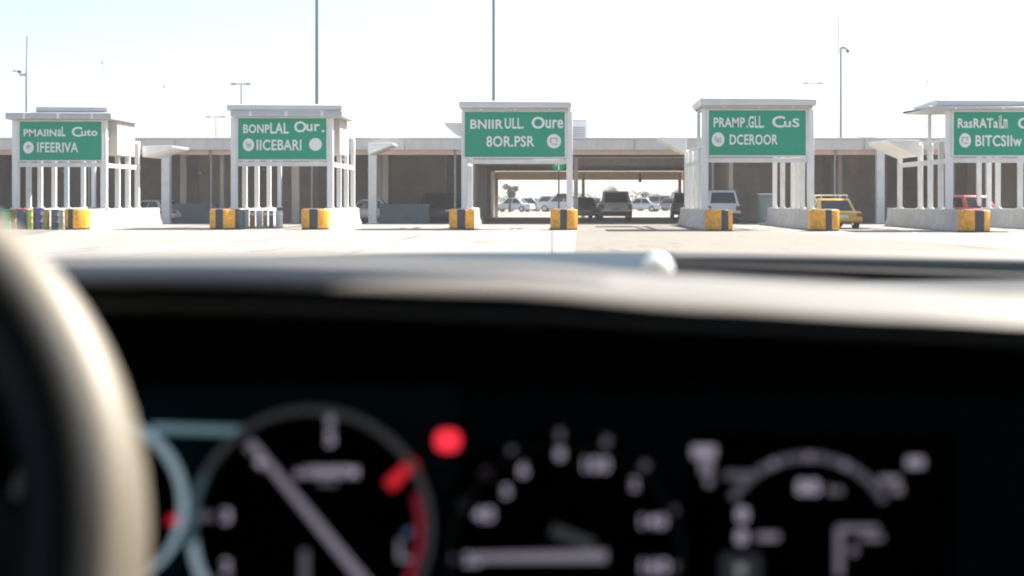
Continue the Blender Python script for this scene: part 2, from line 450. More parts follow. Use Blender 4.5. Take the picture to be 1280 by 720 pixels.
G = [
    dict(D=61.3, XL=-23.1, XR=-19.3, yl=[62.8, 64.2, 66.0, 67.7, 70.1, 71.7], yr=[63.2, 64.7, 66.2], sign=(25, 152, 127, 200), inner=0, zl=3.75, zr=3.8, blue=(0, 3), cd=3.9,
         can=[(8, 140, 140, 150, .1), (43, 133, 132, 140, -.2)], header=(-19.3, .7, 62.0, 64.6, 3.15), wings=[(-19.3, 1.55, 66.5, 69.6, 3.2, 3.72)],
         label='leftmost white entry gantry with grey double roof and many thin posts'),
    dict(D=61.3, XL=-13.69, XR=-9.55, yl=[63.4, 66.0, 68.8, 71.5], yr=[63.8, 66.0, 68.2], sign=(298, 148, 408, 199), inner=0, zl=3.75, zr=4.1, cd=3.4,
         can=[(289, 428, 137, 147, .1), (284, 428, 130, 138, .05)], header=(-9.55, .55, 62.2, 64.4, 3.2), wings=[(-9.2, 1.35, 70.0, 72.4, 3.45, 4.0)],
         label='white entry gantry whose sign bears two white discs'),
    dict(D=60.6, XL=-3.72, XR=.75, yl=[64.8], yr=[62.4], sign=(581, 140, 706, 196), cd=3.0, zr=3.2,
         can=[(577, 711, 134, 139, .0), (574, 714, 126, 135, .1)], wings=[(-3.72, -.9, 61.0, 62.6, 3.9, 4.5)],
         label='white entry gantry straddling the lane open through to the back'),
    dict(D=58.6, XL=6.3, XR=10.65, yl=[60.4, 62.2, 64.4, 66.6], yr=[60.5, 61.7, 62.8, 65.7, 68.0], sign=(886, 138, 1007, 194), inner=1, zr=3.75, cd=3.0,
         can=[(880, 1016, 131, 136, 0), (876, 1020, 122, 132, .1)], wings=[(6.3, -1.35, 65.0, 67.4, 3.35, 4.05)], zl=3.4,
         label='white entry gantry standing just right of the open middle passage'),
    dict(D=56.6, XL=15.8, XR=19.75, yl=[57.8, 59.4, 61.0, 64.6], yr=[60.0, 63.0, 64.3, 65.8], sign=(1192, 140, 1305, 194), inner=1, zr=3.75, cd=3.4,
         can=[(1160, 1345, 132, 138, .1), (1172, 1345, 124, 133, -.1)], wings=[(15.8, -1.5, 60.6, 64.4, 3.05, 3.75)], zl=3.55,
         label='rightmost white entry gantry cut off by the picture edge'),
]
for c in G: gantry(c)

sg = M
sign(61.3 - .2, 25, 152, 127, 200, [('PMAIIN', 30, 71, 161.5, 170.5), ('aL', 72.5, 82, 158, 170.5), ('C', 90, 103, 158.5, 171), ('uto', 102, 122, 162, 170)],
     [('IFEERIVA', 47, 98, 178, 190.5)], [(36, 184.5, 6.6, 7.6, 0)], 'green lane sign with one white disc on the leftmost gantry, second line IFEERIVA')
sign(61.3 - .2, 298, 148, 408, 199, [('BONP', 304.5, 337, 155.5, 166.5), ('LAL', 338, 361, 153.5, 167), ('O', 368, 383, 151.5, 165.5), ('ur', 383, 400, 155, 164), ('.', 402, 406, 162.5, 165)],
     [('IICEBARI', 321, 377, 174.5, 188)], [(311, 181, 7, 8, 1), (394.5, 180.5, 8, 8, 3)], 'green lane sign with a white disc at each end of its second line')
sign(60.6 - .2, 581, 140, 706, 196, [('BNIIR', 588, 629, 149.5, 161), ('ULL.', 631, 655, 147.5, 161), ('O', 664.5, 681, 146, 161), ('ure', 682, 704, 149.5, 160.5)],
     [('8OR.PSR', 608, 668, 170, 183.5)], [(692.5, 176.5, 8.8, 9, 2)], 'green lane sign over the open lane, one disc right of its second line')
sign(58.6 - .2, 886, 138, 1007, 194, [('PRAMP', 892, 931, 147, 159), ('.GLL.', 933, 955, 145, 160), ('C', 965, 981, 145, 159.5), ('uS', 980, 999, 148, 159)],
     [('DCEROOR', 912, 972, 168, 181)], [(897.5, 174.5, 8, 9, 1)], 'green lane sign reading DCEROOR beside a white disc, right of the open passage')
sign(56.6 - .2, 1192, 140, 1305, 194, [('RasRATa', 1197, 1247, 148, 160), ('iLm', 1248.5, 1259, 143.5, 160.5), ('C', 1272, 1286, 147, 161)],
     [('BITCSIIw', 1219, 1277, 169, 183)], [(1206, 175.5, 7.4, 9, 2)], 'green lane sign cut by the right picture edge')

DB = [57.7, 57.7, 57.0, 55.0, 53.0]
end_block(94, 57.7, 27, 'orange and yellow crash block beside the coloured drums', band=(-.16, .05))
end_block(277, 57.7, 30, 'yellow crash block next to a slate drum and short bollards', band=(-.16, .15))
end_block(393, 57.7, 33, 'yellow crash block ending a bright white barrier near the two-disc sign', band=(-.14, .2))
end_block(577, 57.0, 31, 'yellow crash block left of the open lane, grey wall behind it', band=(-.16, .17))
end_block(705, 57.0, 34, 'yellow crash block between the open lane and the silver minivan', band=(-.16, .12))
end_block(899.5, 55.0, 33, 'yellow crash block ending the grey barrier right of the open passage', band=(.02, .3))
end_block(1031, 55.0, 37, 'yellow crash block in front of the yellow car', band=(-.05, .2))
end_block(1220, 53.0, 36, 'yellow crash block beside the rightmost gantry, red car behind', band=(-.16, .19))
bl = [(-23.1, 59, 'concrete barrier carrying the far left posts, behind the drums'), (-19.3, 58.4, 'bright white barrier right of the leftmost gantry'),
      (-13.69, 58.4, 'shaded concrete barrier behind the short bollards'), (-9.55, 58.4, 'bright white barrier right of the two-disc sign'),
      (-3.72, 57.7, 'blue grey shaded barrier along the left of the open lane'), (.60, 57.7, 'short concrete barrier behind the block right of the open lane'),
      (6.3, 55.8, 'grey barrier along the right of the open passage'), (10.65, 55.8, 'long shaded grey barrier inside the lane with the pale wall'),
      (15.8, 53.8, 'grey two-piece barrier left of the rightmost gantry'), (19.75, 54.5, 'bluish barrier at the right picture edge')]
bend = [72, 69.5, 70, 69.5, 72, 62, 68.5, 69.5, 66.5, 70]
for (x, y0, lab), y1 in zip(bl, bend): barrier(x, y0, y1, lab)

# coloured drums by the leftmost gantry, bollards by the second
def drum(px, Y, wpx, ytop, ybot_z, c, label, group, lid=None, slim=False):
    x = xx(px, Y); r = wpx * Y / F / 2; h = zz(ytop, Y)
    root = empty('plastic_drum' if not slim else 'short_bollard', (x, Y, 0), label, 'drum' if not slim else 'bollard', group)
    m = mat('plastic', c, .5, var=.12, scale=5)
    if slim:
        MB().lathe([(r * 1.35, 0), (r * 1.35, .05), (r, .08), (r, h - .04), (r * .8, h)], (x, Y, 0), 16).build('bollard_body', m, root, smooth=True)
        MB().lathe([(r * 1.02, h - .2), (r * 1.04, h - .19), (r * 1.04, h - .12), (r * 1.02, h - .11)], (x, Y, 0), 16).build('band', M['white'], root, smooth=True)
    else:
        prof = [(r * .92, .0), (r, .03), (r, h * .3), (r * 1.05, h * .32), (r * 1.05, h * .36), (r, h * .38), (r, h * .63), (r * 1.05, h * .65), (r * 1.05, h * .69), (r, h * .71), (r, h - .06)]
        MB().lathe(prof, (x, Y, 0), 20).build('drum_body', m, root, smooth=True)
        MB().lathe([(r * 1.04, h - .06), (r * 1.06, h - .05), (r * 1.06, h - .01), (r * .95, h), (r * .3, h + .005)], (x, Y, 0), 20).build(
            'lid', mat('lid_plastic', lid or tuple(v * .7 for v in c), .5), root, smooth=True)
    return root


gd = 'coloured drums by the leftmost gantry'
for a in ((-1, 58.6, 14, 258, (.01, .16, .14), 'teal drum at the left picture edge'),
          (8, 57.9, 10, 262, (.06, .42, .12), 'bright green drum beside the ochre one'),
          (16, 58.2, 9, 262, (.34, .22, .05), 'brownish ochre drum between green and slate blue drums', (.5, .18, .05)),
          (27, 57.8, 12, 260.5, (.035, .075, .13), 'slate blue drum with a reddish lid', (.4, .1, .12)),
          (37, 57.9, 8, 262, (.42, .5, .1), 'lime yellow drum beside the purple one'),
          (48, 58.3, 13, 260, (.1, .09, .25), 'purple drum among coloured drums'),
          (58, 58.0, 8, 262, (.42, .27, .03), 'mustard drum right of the purple one'),
          (69, 58.0, 10, 262, (.07, .12, .13), 'dark slate green drum close to the striped block'),
          (77, 58.6, 6, 262.5, (.4, .44, .46), 'slim pale grey drum touching the striped block')):
    drum(a[0], a[1], a[2], a[3], 0, a[4], a[5], gd, a[6] if len(a) > 6 else None)
drum(298, 58.2, 11, 262, 0, (.06, .09, .12), 'slate drum right beside a yellow crash block', 'drums and bollards by the two-disc gantry')
drum(307, 58.6, 8, 262, 0, (.2, .27, .28), 'grey teal drum beside the slate drum and bollards', 'drums and bollards by the two-disc gantry')
gb = 'drums and bollards by the two-disc gantry'
for a in ((315.5, 61.0, 7, 263, (.36, .2, .1), 'leftmost tan short bollard of the bollard row'), (324, 61.4, 8, 263, (.6, .6, .58), 'white short bollard between two tan bollards'),
          (331.5, 61.0, 6, 263, (.4, .22, .12), 'tan short bollard next to the slate bollard'), (339, 61.6, 6, 263.5, (.1, .16, .18), 'slate short bollard in the bollard row'),
          (349, 61.2, 9, 263, (.62, .6, .56), 'thick white short bollard ending the bollard row')):
    drum(a[0], a[1], a[2], a[3], 0, a[4], a[5], gb, slim=True)

# ------------------------------------------------------------------ the long covered building
bd = empty('toll_building', (2, 73, 0), 'long low covered building with pale sheet fascia, dark bays and an open middle passage', 'building')
FX0, FX1, YF = -46, 46, 73.0
zr0, zr1, zs = 3.78, 4.30, 3.58
# corrugated fascia
rows = []
n = 460
pa, pb = [], []
for i in range(n + 1):
    x = FX0 + (FX1 - FX0) * i / n
    d = .045 if (i // 2) % 2 else 0
    pa.append((x, YF + d, zr0)); pb.append((x, YF + d, zr1))
MB().grid([pa, pb]).build('fascia', M['fascia'], bd)
MB().box(FX0, FX1, YF + .05, 86, zr1 - .1, zr1 + .02).build('roof', M['roof'], bd)
MB().box(-4.4, 9.6, 86.003, 101.2, zr1 - .12, zr1).build('roof', M['roof'], bd)
MB().rbox(FX0, FX1, YF - .05, YF + .06, zr1 + .021, zr1 + .1, .01, 1).build('gutter', M['roof_top'], bd)
MB().box(FX0, FX1, YF + .25, YF + .6, zs - .05, zr0).build('front_beam', M['peach'], bd)
MB().box(FX0, FX1, YF + .1, 86, zr0 + .003, zr0 + .04).build('soffit', M['soffit'], bd)
MB().box(-4.4, 9.6, 86.003, 101, zr0 - .2, zr0 - .16).build('soffit', M['soffit'], bd)
for y in (80, 87, 94):
    MB().box(-4.2, 9.2, y, y + .3, 3.12, zr0 - .2).build('cross_beam', M['soffit'], bd)
MB().box(-4.4, 9.6, 100.6, 101.0, 2.62, 3.22).build('rear_beam', mat('rear_beam_paint', (.66, .52, .41), .7, var=.08), bd)
for x, y, wd in ((xx(208, 72.6), 72.6, .42), (xx(466, 72.6), 72.6, .42), (xx(1100, 72.6), 72.6, .40), (-30, 72.6, .4), (xx(370, 74.5), 74.5, .4), (xx(482, 76), 76, .32), (xx(230, 76), 76, .35), (27, 72.6, .4)):
    post_mb(x, y, 0, zs + .2, wd, wd).build('column', M['white_b'] if y < 73 else M['taupe_light'], bd)
for x, y in ((xx(720, 75), 75), (-3.9, 88), (-3.9, 100.2), (9.0, 100.2), (9.0, 88), (2.2, 100.2)):
    post_mb(x, y, 0, 3.42 if y < 86 else 3.1, .22, .22).build('column', M['taupe_light'], bd)
# walls at the back of the bays and between them
WY = 80.5
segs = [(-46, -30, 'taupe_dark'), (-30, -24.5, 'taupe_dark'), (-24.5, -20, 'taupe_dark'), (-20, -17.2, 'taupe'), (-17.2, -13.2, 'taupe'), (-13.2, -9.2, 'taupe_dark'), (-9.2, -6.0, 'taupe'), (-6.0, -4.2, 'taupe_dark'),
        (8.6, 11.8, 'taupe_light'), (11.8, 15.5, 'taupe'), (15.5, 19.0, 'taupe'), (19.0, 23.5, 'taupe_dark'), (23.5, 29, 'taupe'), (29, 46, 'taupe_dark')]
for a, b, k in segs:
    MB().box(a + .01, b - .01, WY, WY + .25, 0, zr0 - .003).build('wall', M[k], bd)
    if b - a < 6:
        f = MB()
        for i in range(7): f.box(a + .35, b - .35, WY - .028, WY - .003, .25 + i * .38, .25 + i * .38 + .34)
        f.build('roller_shutter', M[k], bd)
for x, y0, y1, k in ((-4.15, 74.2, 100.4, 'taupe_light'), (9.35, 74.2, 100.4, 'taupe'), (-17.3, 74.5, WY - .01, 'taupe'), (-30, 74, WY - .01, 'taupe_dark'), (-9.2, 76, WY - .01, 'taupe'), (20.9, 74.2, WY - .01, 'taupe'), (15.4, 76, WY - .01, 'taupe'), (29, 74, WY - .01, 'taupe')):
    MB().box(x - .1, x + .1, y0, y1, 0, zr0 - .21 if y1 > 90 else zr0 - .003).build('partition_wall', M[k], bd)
# low dado and small fittings
for a, b in ((-19.9, -17.5), (-9.0, -6.4)):
    MB().rbox(a, b, 74.2, 74.6, 0, 1.0, .03, 1).build('low_wall', mat('slate_wall', (.1, .13, .16), .7, var=.15), bd)
for px, py in ((251, 216), (277, 218), (330, 212), (462, 212), (1046, 214), (80, 214), (920, 238)):
    p = at(px, py, WY - .1)
    MB().rbox(p.x - .12, p.x + .12, WY - .2, WY - .031, p.z - .09, p.z + .09, .02, 1).build('wall_light', M['plate'], bd)
pc = at(800, 214, 100.3)
MB().tube([(pc.x, 100.2, 3.1), (pc.x, 100.2, 2.7)], .05, 8).rbox(pc.x - .1, pc.x + .1, 100.0, 100.4, 2.45, 2.7, .03, 1).build('hanging_camera', M['dark_steel'], bd)
for x in (-33, -23.9, -17.6, -12.4, -5.0, 8.3, 14.6, 22.4, 29.5):
    MB().tube([(x, YF + .12, zr0 - .02), (x, YF + .45, zs - .3), (x, YF + .45, .1)], .055, 8).build('downpipe', M['steel'], bd, smooth=True)
sm = MB()
for k in range(16): sm.rbox(FX0 + 3 + k * 5.9, FX0 + 3.07 + k * 5.9, YF - .02, YF - .003, zr0 + .01, zr1 - .01, .005, 1)
sm.build('fascia_joint', M['roof'], bd)
for x, y in ((-14.5, 78), (17.5, 79)):
    MB().rbox(x - .5, x + .5, y, y + 1.2, zr1 + .03, zr1 + .42, .05, 2).build('roof_vent', M['roof_top'], bd, smooth=True)
# rooftop unit
p0, p1 = at(706, 172, 77), at(736, 148, 77)
ru = empty('rooftop_unit', ((p0.x + p1.x) / 2, 77, zr1 + .02), 'pale boxy air conditioning unit on the flat roof behind a gantry', 'roof unit')
MB().rbox(p0.x, p1.x, 77, 78.6, zr1 + .1, p1.z, .16, 3).build('casing', M['white'], ru, smooth=True)
MB().rbox(p0.x + .1, p1.x - .1, 77.1, 78.5, zr1 + .02, zr1 + .1, .01, 1).build('base', M['steel'], ru)
gl = MB()
for k in range(6): gl.box(p0.x + .2, p1.x - .2, 76.96, 76.997, zr1 + .3 + k * .1, zr1 + .34 + k * .1)
gl.build('grille', M['steel'], ru)

# kiosk box in the lane right of the passage
kb = at(958, 260, 70)
kk = empty('control_cabinet', (kb.x, 70.2, 0), 'small teal grey control cabinet behind the shaded barrier', 'cabinet')
MB().rbox(kb.x - .38, kb.x + .38, 69.9, 70.5, .08, 1.45, .03, 2).build('casing', mat('teal_grey', (.09, .14, .14), .5, var=.1), kk)
MB().rbox(kb.x - .3, kb.x + .3, 69.87, 69.897, .2, 1.3, .01, 1).build('door', mat('teal_grey_door', (.11, .165, .165), .5), kk)
MB().rbox(kb.x - .42, kb.x + .42, 69.85, 70.55, 1.45, 1.52, .02, 1).build('lid', M['steel'], kk)
MB().rbox(kb.x - .4, kb.x + .4, 69.9, 70.5, 0, .08, .01, 1).build('base', M['concrete'], kk)

# small green round lane sign on a thin pole
Yg = 66.0
pg = at(698.5, 206, Yg)
rg = empty('lane_marker_sign', (pg.x, Yg, 0), 'small round green sign on a thin dark pole under the middle canopy', 'sign')
MB().tube([(pg.x, Yg, 0), (pg.x, Yg, 3.0)], .04, 8).build('pole', M['dark_steel'], rg, smooth=True)
MB().lathe([(.28, -.03), (.3, -.02), (.3, .02), (.28, .03)], (pg.x, Yg - .08, pg.z), 24, 'y').build('disc', M['sign_green'], rg, smooth=True)
mm = MB()
for u, v_, w_, h_ in ((-.12, .05, .05, .2), (.0, -.1, .06, .3), (.12, .08, .05, .16), (-.02, .14, .18, .04)):
    mm.box(pg.x + u - w_ / 2, pg.x + u + w_ / 2, Yg - .125, Yg - .1105, pg.z + v_ - h_ / 2, pg.z + v_ + h_ / 2)
mm.build('lettering', M['sign_white'], rg)
MB().rbox(pg.x - .12, pg.x + .38, Yg - .1, Yg + .15, 1.28, 1.5, .03, 1).build('box', M['dark_steel'], rg)

# ------------------------------------------------------------------ masts and lamps
def mast(px, ytop, Y, wpx, label, mk='steel', lamp=None, name='lamp_post', cat='lamp post'):
    x = xx(px, Y); h = zz(ytop, Y); r = wpx * Y / F / 2
    root = empty(name, (x, Y, 0), label, cat, 'masts and lamp posts behind the building')
    MB().tube([(x, Y, 0), (x, Y, h * .5), (x, Y, h)], [r * 1.1, r, r * .8], 10).build('pole', M[mk], root, smooth=True)
    MB().rbox(x - r * 2.2, x + r * 2.2, Y - r * 2.2, Y + r * 2.2, 0, .25, .02, 1).build('base', M['concrete'], root)
    s = Y / F
    if lamp == 'tee':
        MB().tube([(x - 7 * s, Y, h), (x + 7 * s, Y, h)], .07, 8).build('arm', M[mk], root)
        for dx in (-9, 9):
            MB().rbox(x + dx * s - 3.5 * s, x + dx * s + 3.5 * s, Y - .3, Y + .3, h - .12, h + .12, .05, 1).build('lamp_head', M['steel'], root)
    if lamp == 'cctv':
        za = zz(93.5, Y)
        MB().tube([(x, Y, za), (x - 8 * s, Y, za), (x - 9 * s, Y, za + 3.5 * s)], .09, 8).build('arm', M['steel'], root)
        MB().rbox(x - 11 * s, x - 6.5 * s, Y - .2, Y + .2, za + 2.5 * s, za + 5.5 * s, .05, 1).build('camera', M['dark_steel'], root)
        MB().prism([(x - 16.5 * s, za + 3.6 * s), (x - 12 * s, za + 4.6 * s), (x - 12 * s, za + 6 * s), (x - 16 * s, za + 5 * s)], 'y', Y - .2, Y + .2, .02, 1).build('camera', M['steel'], root)
        MB().tube([(x, Y, h), (x + .05, Y, zz(45, Y))], .05, 6).build('antenna', M['steel'], root)
    if lamp == 'hook':
        MB().tube([(x, Y, h), (x + 3 * s, Y, h + .6 * s), (x + 6 * s, Y, h + .2 * s), (x + 8.5 * s, Y, h - 3 * s)], [.1, .1, .12, .14], 8).build('arm', M[mk], root, smooth=True)
        MB().rbox(x + 7 * s, x + 10.5 * s, Y - .2, Y + .2, h - 6 * s, h - 2.5 * s, .06, 1).build('lamp_head', M['dark_steel'], root)
        MB().tube([(x - .15, Y, h - .4), (x - .2, Y, zz(18, Y))], .035, 6).build('antenna', M['steel'], root)
    if lamp == 'single':
        MB().rbox(x - .9 * s, x + .9 * s, Y - .1, Y + .1, h, h + 4 * s, .04, 1).build('lamp_head', M['steel'], root)


mast(33, 88, 105, 3.2, 'grey mast with camera arm behind the leftmost gantry', 'steel', 'cctv', 'camera_mast', 'mast')
mast(396, -60, 105, 4.4, 'tall teal mast rising above the two-disc gantry', 'teal_steel', None, 'tall_mast', 'mast')
mast(617, -70, 105, 4.0, 'tall teal mast rising above the gantry over the open lane', 'teal_steel', None, 'tall_mast', 'mast')
mast(1051, 60, 105, 3.4, 'pale lamp post with a drooping hooked arm', 'steel', 'hook')
mast(301.5, 105, 150, 2.4, 'twin-headed lamp post above the two-disc gantry roof', 'steel', 'tee')
mast(1016, 104, 190, .9, 'faint twin-headed lamp post right of the DCEROOR sign', 'steel', 'tee')
mast(270, 146, 210, 1.4, 'small distant lamp post left of the two-disc gantry', 'steel', 'tee')
mast(205, 110, 170, .55, 'thin faint mast between the two left gantries', 'steel', 'single')
mast(128, 80, 190, .5, 'thin faint mast above the leftmost gantry roof', 'steel', 'single')
mast(1159, 104, 170, .5, 'thin faint mast beside the rightmost gantry roof', 'steel', 'single')

# ------------------------------------------------------------------ vehicles
def vehicle(kind, paint, W, L, H, label, belt=None):
    """built at the origin, nose towards +Y"""
    suv = kind in ('suv', 'van')
    root = empty('minivan' if kind == 'van' else ('parked_car'), (0, 0, 0), label, 'minivan' if kind == 'van' else 'car')
    hw = W / 2; bz = belt or H * .58; cl = .24
    if suv: prof = [(-L / 2, .34), (-L / 2, bz * .6), (-L / 2 + .05, bz), (L * .24, bz), (L * .42, bz * .93), (L / 2 - .05, bz * .78), (L / 2, .5), (L / 2 - .04, cl), (-L / 2 + .1, cl)]
    else: prof = [(-L / 2, .34), (-L / 2 + .02, bz * .85), (-L / 2 + .12, bz * .99), (-L * .28, bz), (L * .18, bz), (L * .42, bz * .86), (L / 2 - .05, bz * .72), (L / 2, .45), (L / 2 - .05, cl), (-L / 2 + .1, cl)]
    MB().prism(prof, 'x', -hw, hw, .09, 3).build('body', paint, root, smooth=True)
    # cabin
    if suv: b0, b1, t0, t1 = -L / 2 + .06, L * .27, -L / 2 + .34, L * .1
    else: b0, b1, t0, t1 = -L * .34, L * .22, -L * .2, L * .05
    bw, tw = hw - .07, hw - .22
    zb, zt = bz - .06, H
    bm = bmesh.new()
    vs = [bm.verts.new(p) for p in ((-bw, b0, zb), (bw, b0, zb), (bw, b1, zb), (-bw, b1, zb), (-tw, t0, zt), (tw, t0, zt), (tw, t1, zt), (-tw, t1, zt))]
    for f in ((0, 3, 2, 1), (4, 5, 6, 7), (0, 1, 5, 4), (1, 2, 6, 5), (2, 3, 7, 6), (3, 0, 4, 7)): bm.faces.new([vs[i] for i in f])
    P = [v.co.copy() for v in vs]
    bmesh.ops.bevel(bm, geom=bm.edges[:], offset=.07, segments=3, profile=.5, affect='EDGES')
    MB().bm(bm).build('cabin', paint, root, smooth=True)

    def win(a, b, c, d, name, u0=.09, u1=.91, v0=.14, v1=.86):
        nrm = (b - a).cross(d - a).normalized()
        cen = (P[0] + P[6]) / 2
        if nrm.dot((a + c) / 2 - cen) < 0: nrm = -nrm
        def q(u, v): return a.lerp(b, u).lerp(d.lerp(c, u), v) + nrm * .006
        def q2(u, v): return q(u, v) - nrm * .03
        k = [q(u0, v0), q(u1, v0), q(u1, v1), q(u0, v1), q2(u0, v0), q2(u1, v0), q2(u1, v1), q2(u0, v1)]
        MB().add(k, [(0, 1, 2, 3), (0, 1, 5, 4), (1, 2, 6, 5), (2, 3, 7, 6), (3, 0, 4, 7)]).build(name, M['glass_dark'], root)
    win(P[0], P[1], P[5], P[4], 'rear_window'); win(P[3], P[2], P[6], P[7], 'windscreen', .07, .93, .12, .9)
    for (a, b, c, d) in ((P[0], P[3], P[7], P[4]), (P[1], P[2], P[6], P[5])):
        win(a, b, c, d, 'side_window', .1, .47, .16, .84); win(a, b, c, d, 'side_window', .51, .9, .16, .84)
    wr = .34 if suv else .31
    for sy in (-1, 1):
        for sx in (-1, 1):
            c = (sx * (hw - .1), sy * L * .31, wr)
            t = MB().lathe([(wr * .62, -.11), (wr * .95, -.11), (wr, -.07), (wr, .07), (wr * .95, .11), (wr * .62, .11)], c, 20, 'x').build('wheel', M['rubber'], root, smooth=True)
            MB().lathe([(wr * .6, -.116), (wr * .5, -.1), (wr * .2, -.122), (wr * .2, .122), (wr * .5, .1), (wr * .6, .116)], c, 16, 'x').build('rim', M['chrome'], t, smooth=True)
    MB().rbox(-hw + .03, hw - .03, -L / 2 - .06, -L / 2 + .1, .3, .52, .04, 2).build('rear_bumper', M['bumper'] if suv else paint, root, smooth=True)
    MB().rbox(-hw + .03, hw - .03, L / 2 - .12, L / 2 + .06, .28, .5, .04, 2).build('front_bumper', M['bumper'], root, smooth=True)
    for sx in (-1, 1):
        x0 = sx * (hw - .14)
        MB().rbox(x0 - .12, x0 + .12, -L / 2 - .015, -L / 2 + .1, bz * .66, bz * .9, .03, 2).build('taillight', M['red_lens'], root)
        MB().rbox(x0 - .16, x0 + .1, L / 2 - .16, L / 2 + .012, bz * .62, bz * .76, .03, 2).build('headlight', M['clear_lens'], root)
        MB().rbox(sx * (hw + .02) - .09, sx * (hw + .02) + .09, L * .17, L * .17 + .12, bz + .02, bz + .18, .04, 2).build('mirror', paint, root)
    MB().rbox(-.26, .26, -L / 2 - .075, -L / 2 - .02, bz * .6, bz * .6 + .13, .01, 1).build('number_plate', M['plate'], root)
    MB().rbox(-.4, .4, L / 2 - .03, L / 2 + .02, bz * .52, bz * .66, .02, 1).build('grille', M['bumper'], root)
    return root


def place(o, px, Y, rz=0, z=0):
    o.location = (xx(px, Y), Y, z); o.rotation_euler = (0, 0, R(rz)); return o


van = place(vehicle('van', CARCOL['pale'], 1.9, 4.7, 1.72, 'silver minivan seen from behind in the middle passage'), 768, 86)
c1 = place(vehicle('suv', CARCOL['teal'], 1.85, 4.4, 1.58, 'dark teal car in a shaded bay left of the open lane'), 548, 77.6, 176)
c2 = place(vehicle('sedan', CARCOL['yellow'], 1.8, 4.4, 1.26, 'yellow car with a white roof rack behind a crash block'), 1036, 61.5, 3)
rk = MB()
for sx in (-1, 1):
    rk.tube([(sx * .55, -1.0, 1.4), (sx * .55, .4, 1.4)], .025, 8)
    for y in (-.9, .25): rk.tube([(sx * .55, y, 1.24), (sx * .55, y, 1.4)], .02, 6)
for k in range(4): rk.tube([(-.6, -.95 + k * .42, 1.4), (.6, -.95 + k * .42, 1.4)], .022, 8)
_l, _r = c2.location.copy(), c2.rotation_euler.copy(); c2.location = (0, 0, 0); rk.build('roof_rack', M['white'], c2); c2.location = _l
c3 = place(vehicle('sedan', CARCOL['red'], 1.75, 4.3, 1.42, 'red car behind the barrier of the rightmost gantry'), 1208, 67, 12)
c4 = place(vehicle('sedan', CARCOL['white'], 1.75, 4.3, 1.2, 'low white car behind the bright barrier of the leftmost gantry'), 192, 75.5, 62)
c5 = place(vehicle('sedan', CARCOL['white'], 1.75, 4.3, 1.24, 'white car behind the posts beside the two-disc gantry'), 462, 76.5, 75)
c6 = place(vehicle('suv', CARCOL['silver'], 1.8, 4.3, 1.7, 'silver car waiting inside the lane right of the passage'), 895, 75, 4)
c7 = place(vehicle('sedan', CARCOL['grey'], 1.6, 3.9, 1.36, 'dark car partly hidden beside the silver minivan'), 728, 88, 8)
c8 = place(vehicle('suv', CARCOL['silver'], 1.85, 4.4, 1.66, 'grey car at the right end of the open passage'), 856, 93, -4)
protos = [vehicle('sedan', CARCOL['white'], 1.78, 4.4, 1.42, 'x'), vehicle('suv', CARCOL['silver'], 1.85, 4.4, 1.68, 'x'), vehicle('sedan', CARCOL['grey'], 1.78, 4.4, 1.42, 'x'),
          vehicle('suv', CARCOL['sand'], 1.85, 4.5, 1.7, 'x'), vehicle('sedan', CARCOL['blue'], 1.78, 4.3, 1.42, 'x'), vehicle('sedan', CARCOL['red'], 1.75, 4.2, 1.42, 'x')]
far = [(640, 143, 0, 70, 'white sedan at the near left of the far car park'), (655, 151, 2, 95, 'grey sedan beyond the white one in the far car park'), (682, 158, 1, 88, 'silver suv left of the thin dark pole in the far car park'),
       (699, 145, 1, 80, 'silver suv seen right behind the thin dark pole'), (668, 192, 0, 92, 'white sedan deepest in the open lane view'), (798, 145, 0, 84, 'white sedan just right of the minivan in the far car park'),
       (816, 158, 3, 95, 'sand coloured suv in the far car park right of the minivan'), (835, 148, 2, 75, 'grey sedan near the right end of the far car park'), (744, 172, 4, 90, 'blue sedan far behind the minivan'),
       (804, 194, 5, 88, 'red sedan far off in the car park'), (848, 179, 0, 95, 'white sedan far off at the right of the car park'), (716, 189, 3, 85, 'sand coloured suv far off between pole and minivan')]
used = set()
for px, Y, k, rz, lab in far:
    o = protos[k] if k not in used else copy_tree(protos[k])
    used.add(k); place(o, px, Y, rz); o['label'] = lab; o['group'] = 'cars in the far car park'

# ------------------------------------------------------------------ trees beyond
def tree(px, Y, h, cr, label, lm, seed):
    rnd = random.Random(seed); x = xx(px, Y)
    root = empty('tree', (x, Y, 0), label, 'tree', 'trees beyond the car park')
    t = MB().tube([(x, Y, 0), (x + .05, Y, h * .3), (x - .05, Y, h * .7)], [.14, .11, .05], 8)
    for k in range(5):
        a = rnd.uniform(0, 6.28); z0 = h * rnd.uniform(.35, .6)
        t.tube([(x, Y, z0), (x + math.cos(a) * cr * .4, Y + math.sin(a) * cr * .4, z0 + h * .15), (x + math.cos(a) * cr * .8, Y + math.sin(a) * cr * .8, z0 + h * .25)], [.06, .04, .015], 6)
    t.build('trunk', M['bark'], root, smooth=True)
    c = MB()
    cl = [(rnd.uniform(-1, 1) * cr * .7, rnd.uniform(-1, 1) * cr * .7, h * rnd.uniform(.45, .95), cr * rnd.uniform(.3, .55)) for _ in range(9)]
    for _ in range(1100):
        q = rnd.choice(cl)
        d = Vector((rnd.gauss(0, 1), rnd.gauss(0, 1), rnd.gauss(0, .8))).normalized() * q[3] * rnd.random() ** .4
        p = Vector((x + q[0], Y + q[1], q[2])) + d; s = rnd.uniform(.06, .14)
        u = Vector((rnd.gauss(0, 1), rnd.gauss(0, 1), rnd.gauss(0, 1))).normalized(); v = u.orthogonal().normalized()
        c.add([p - u * s, p + v * s * .5, p + u * s, p - v * s * .5], [(0, 1, 2, 3)])
    c.build('crown', lm, root, recalc=False)


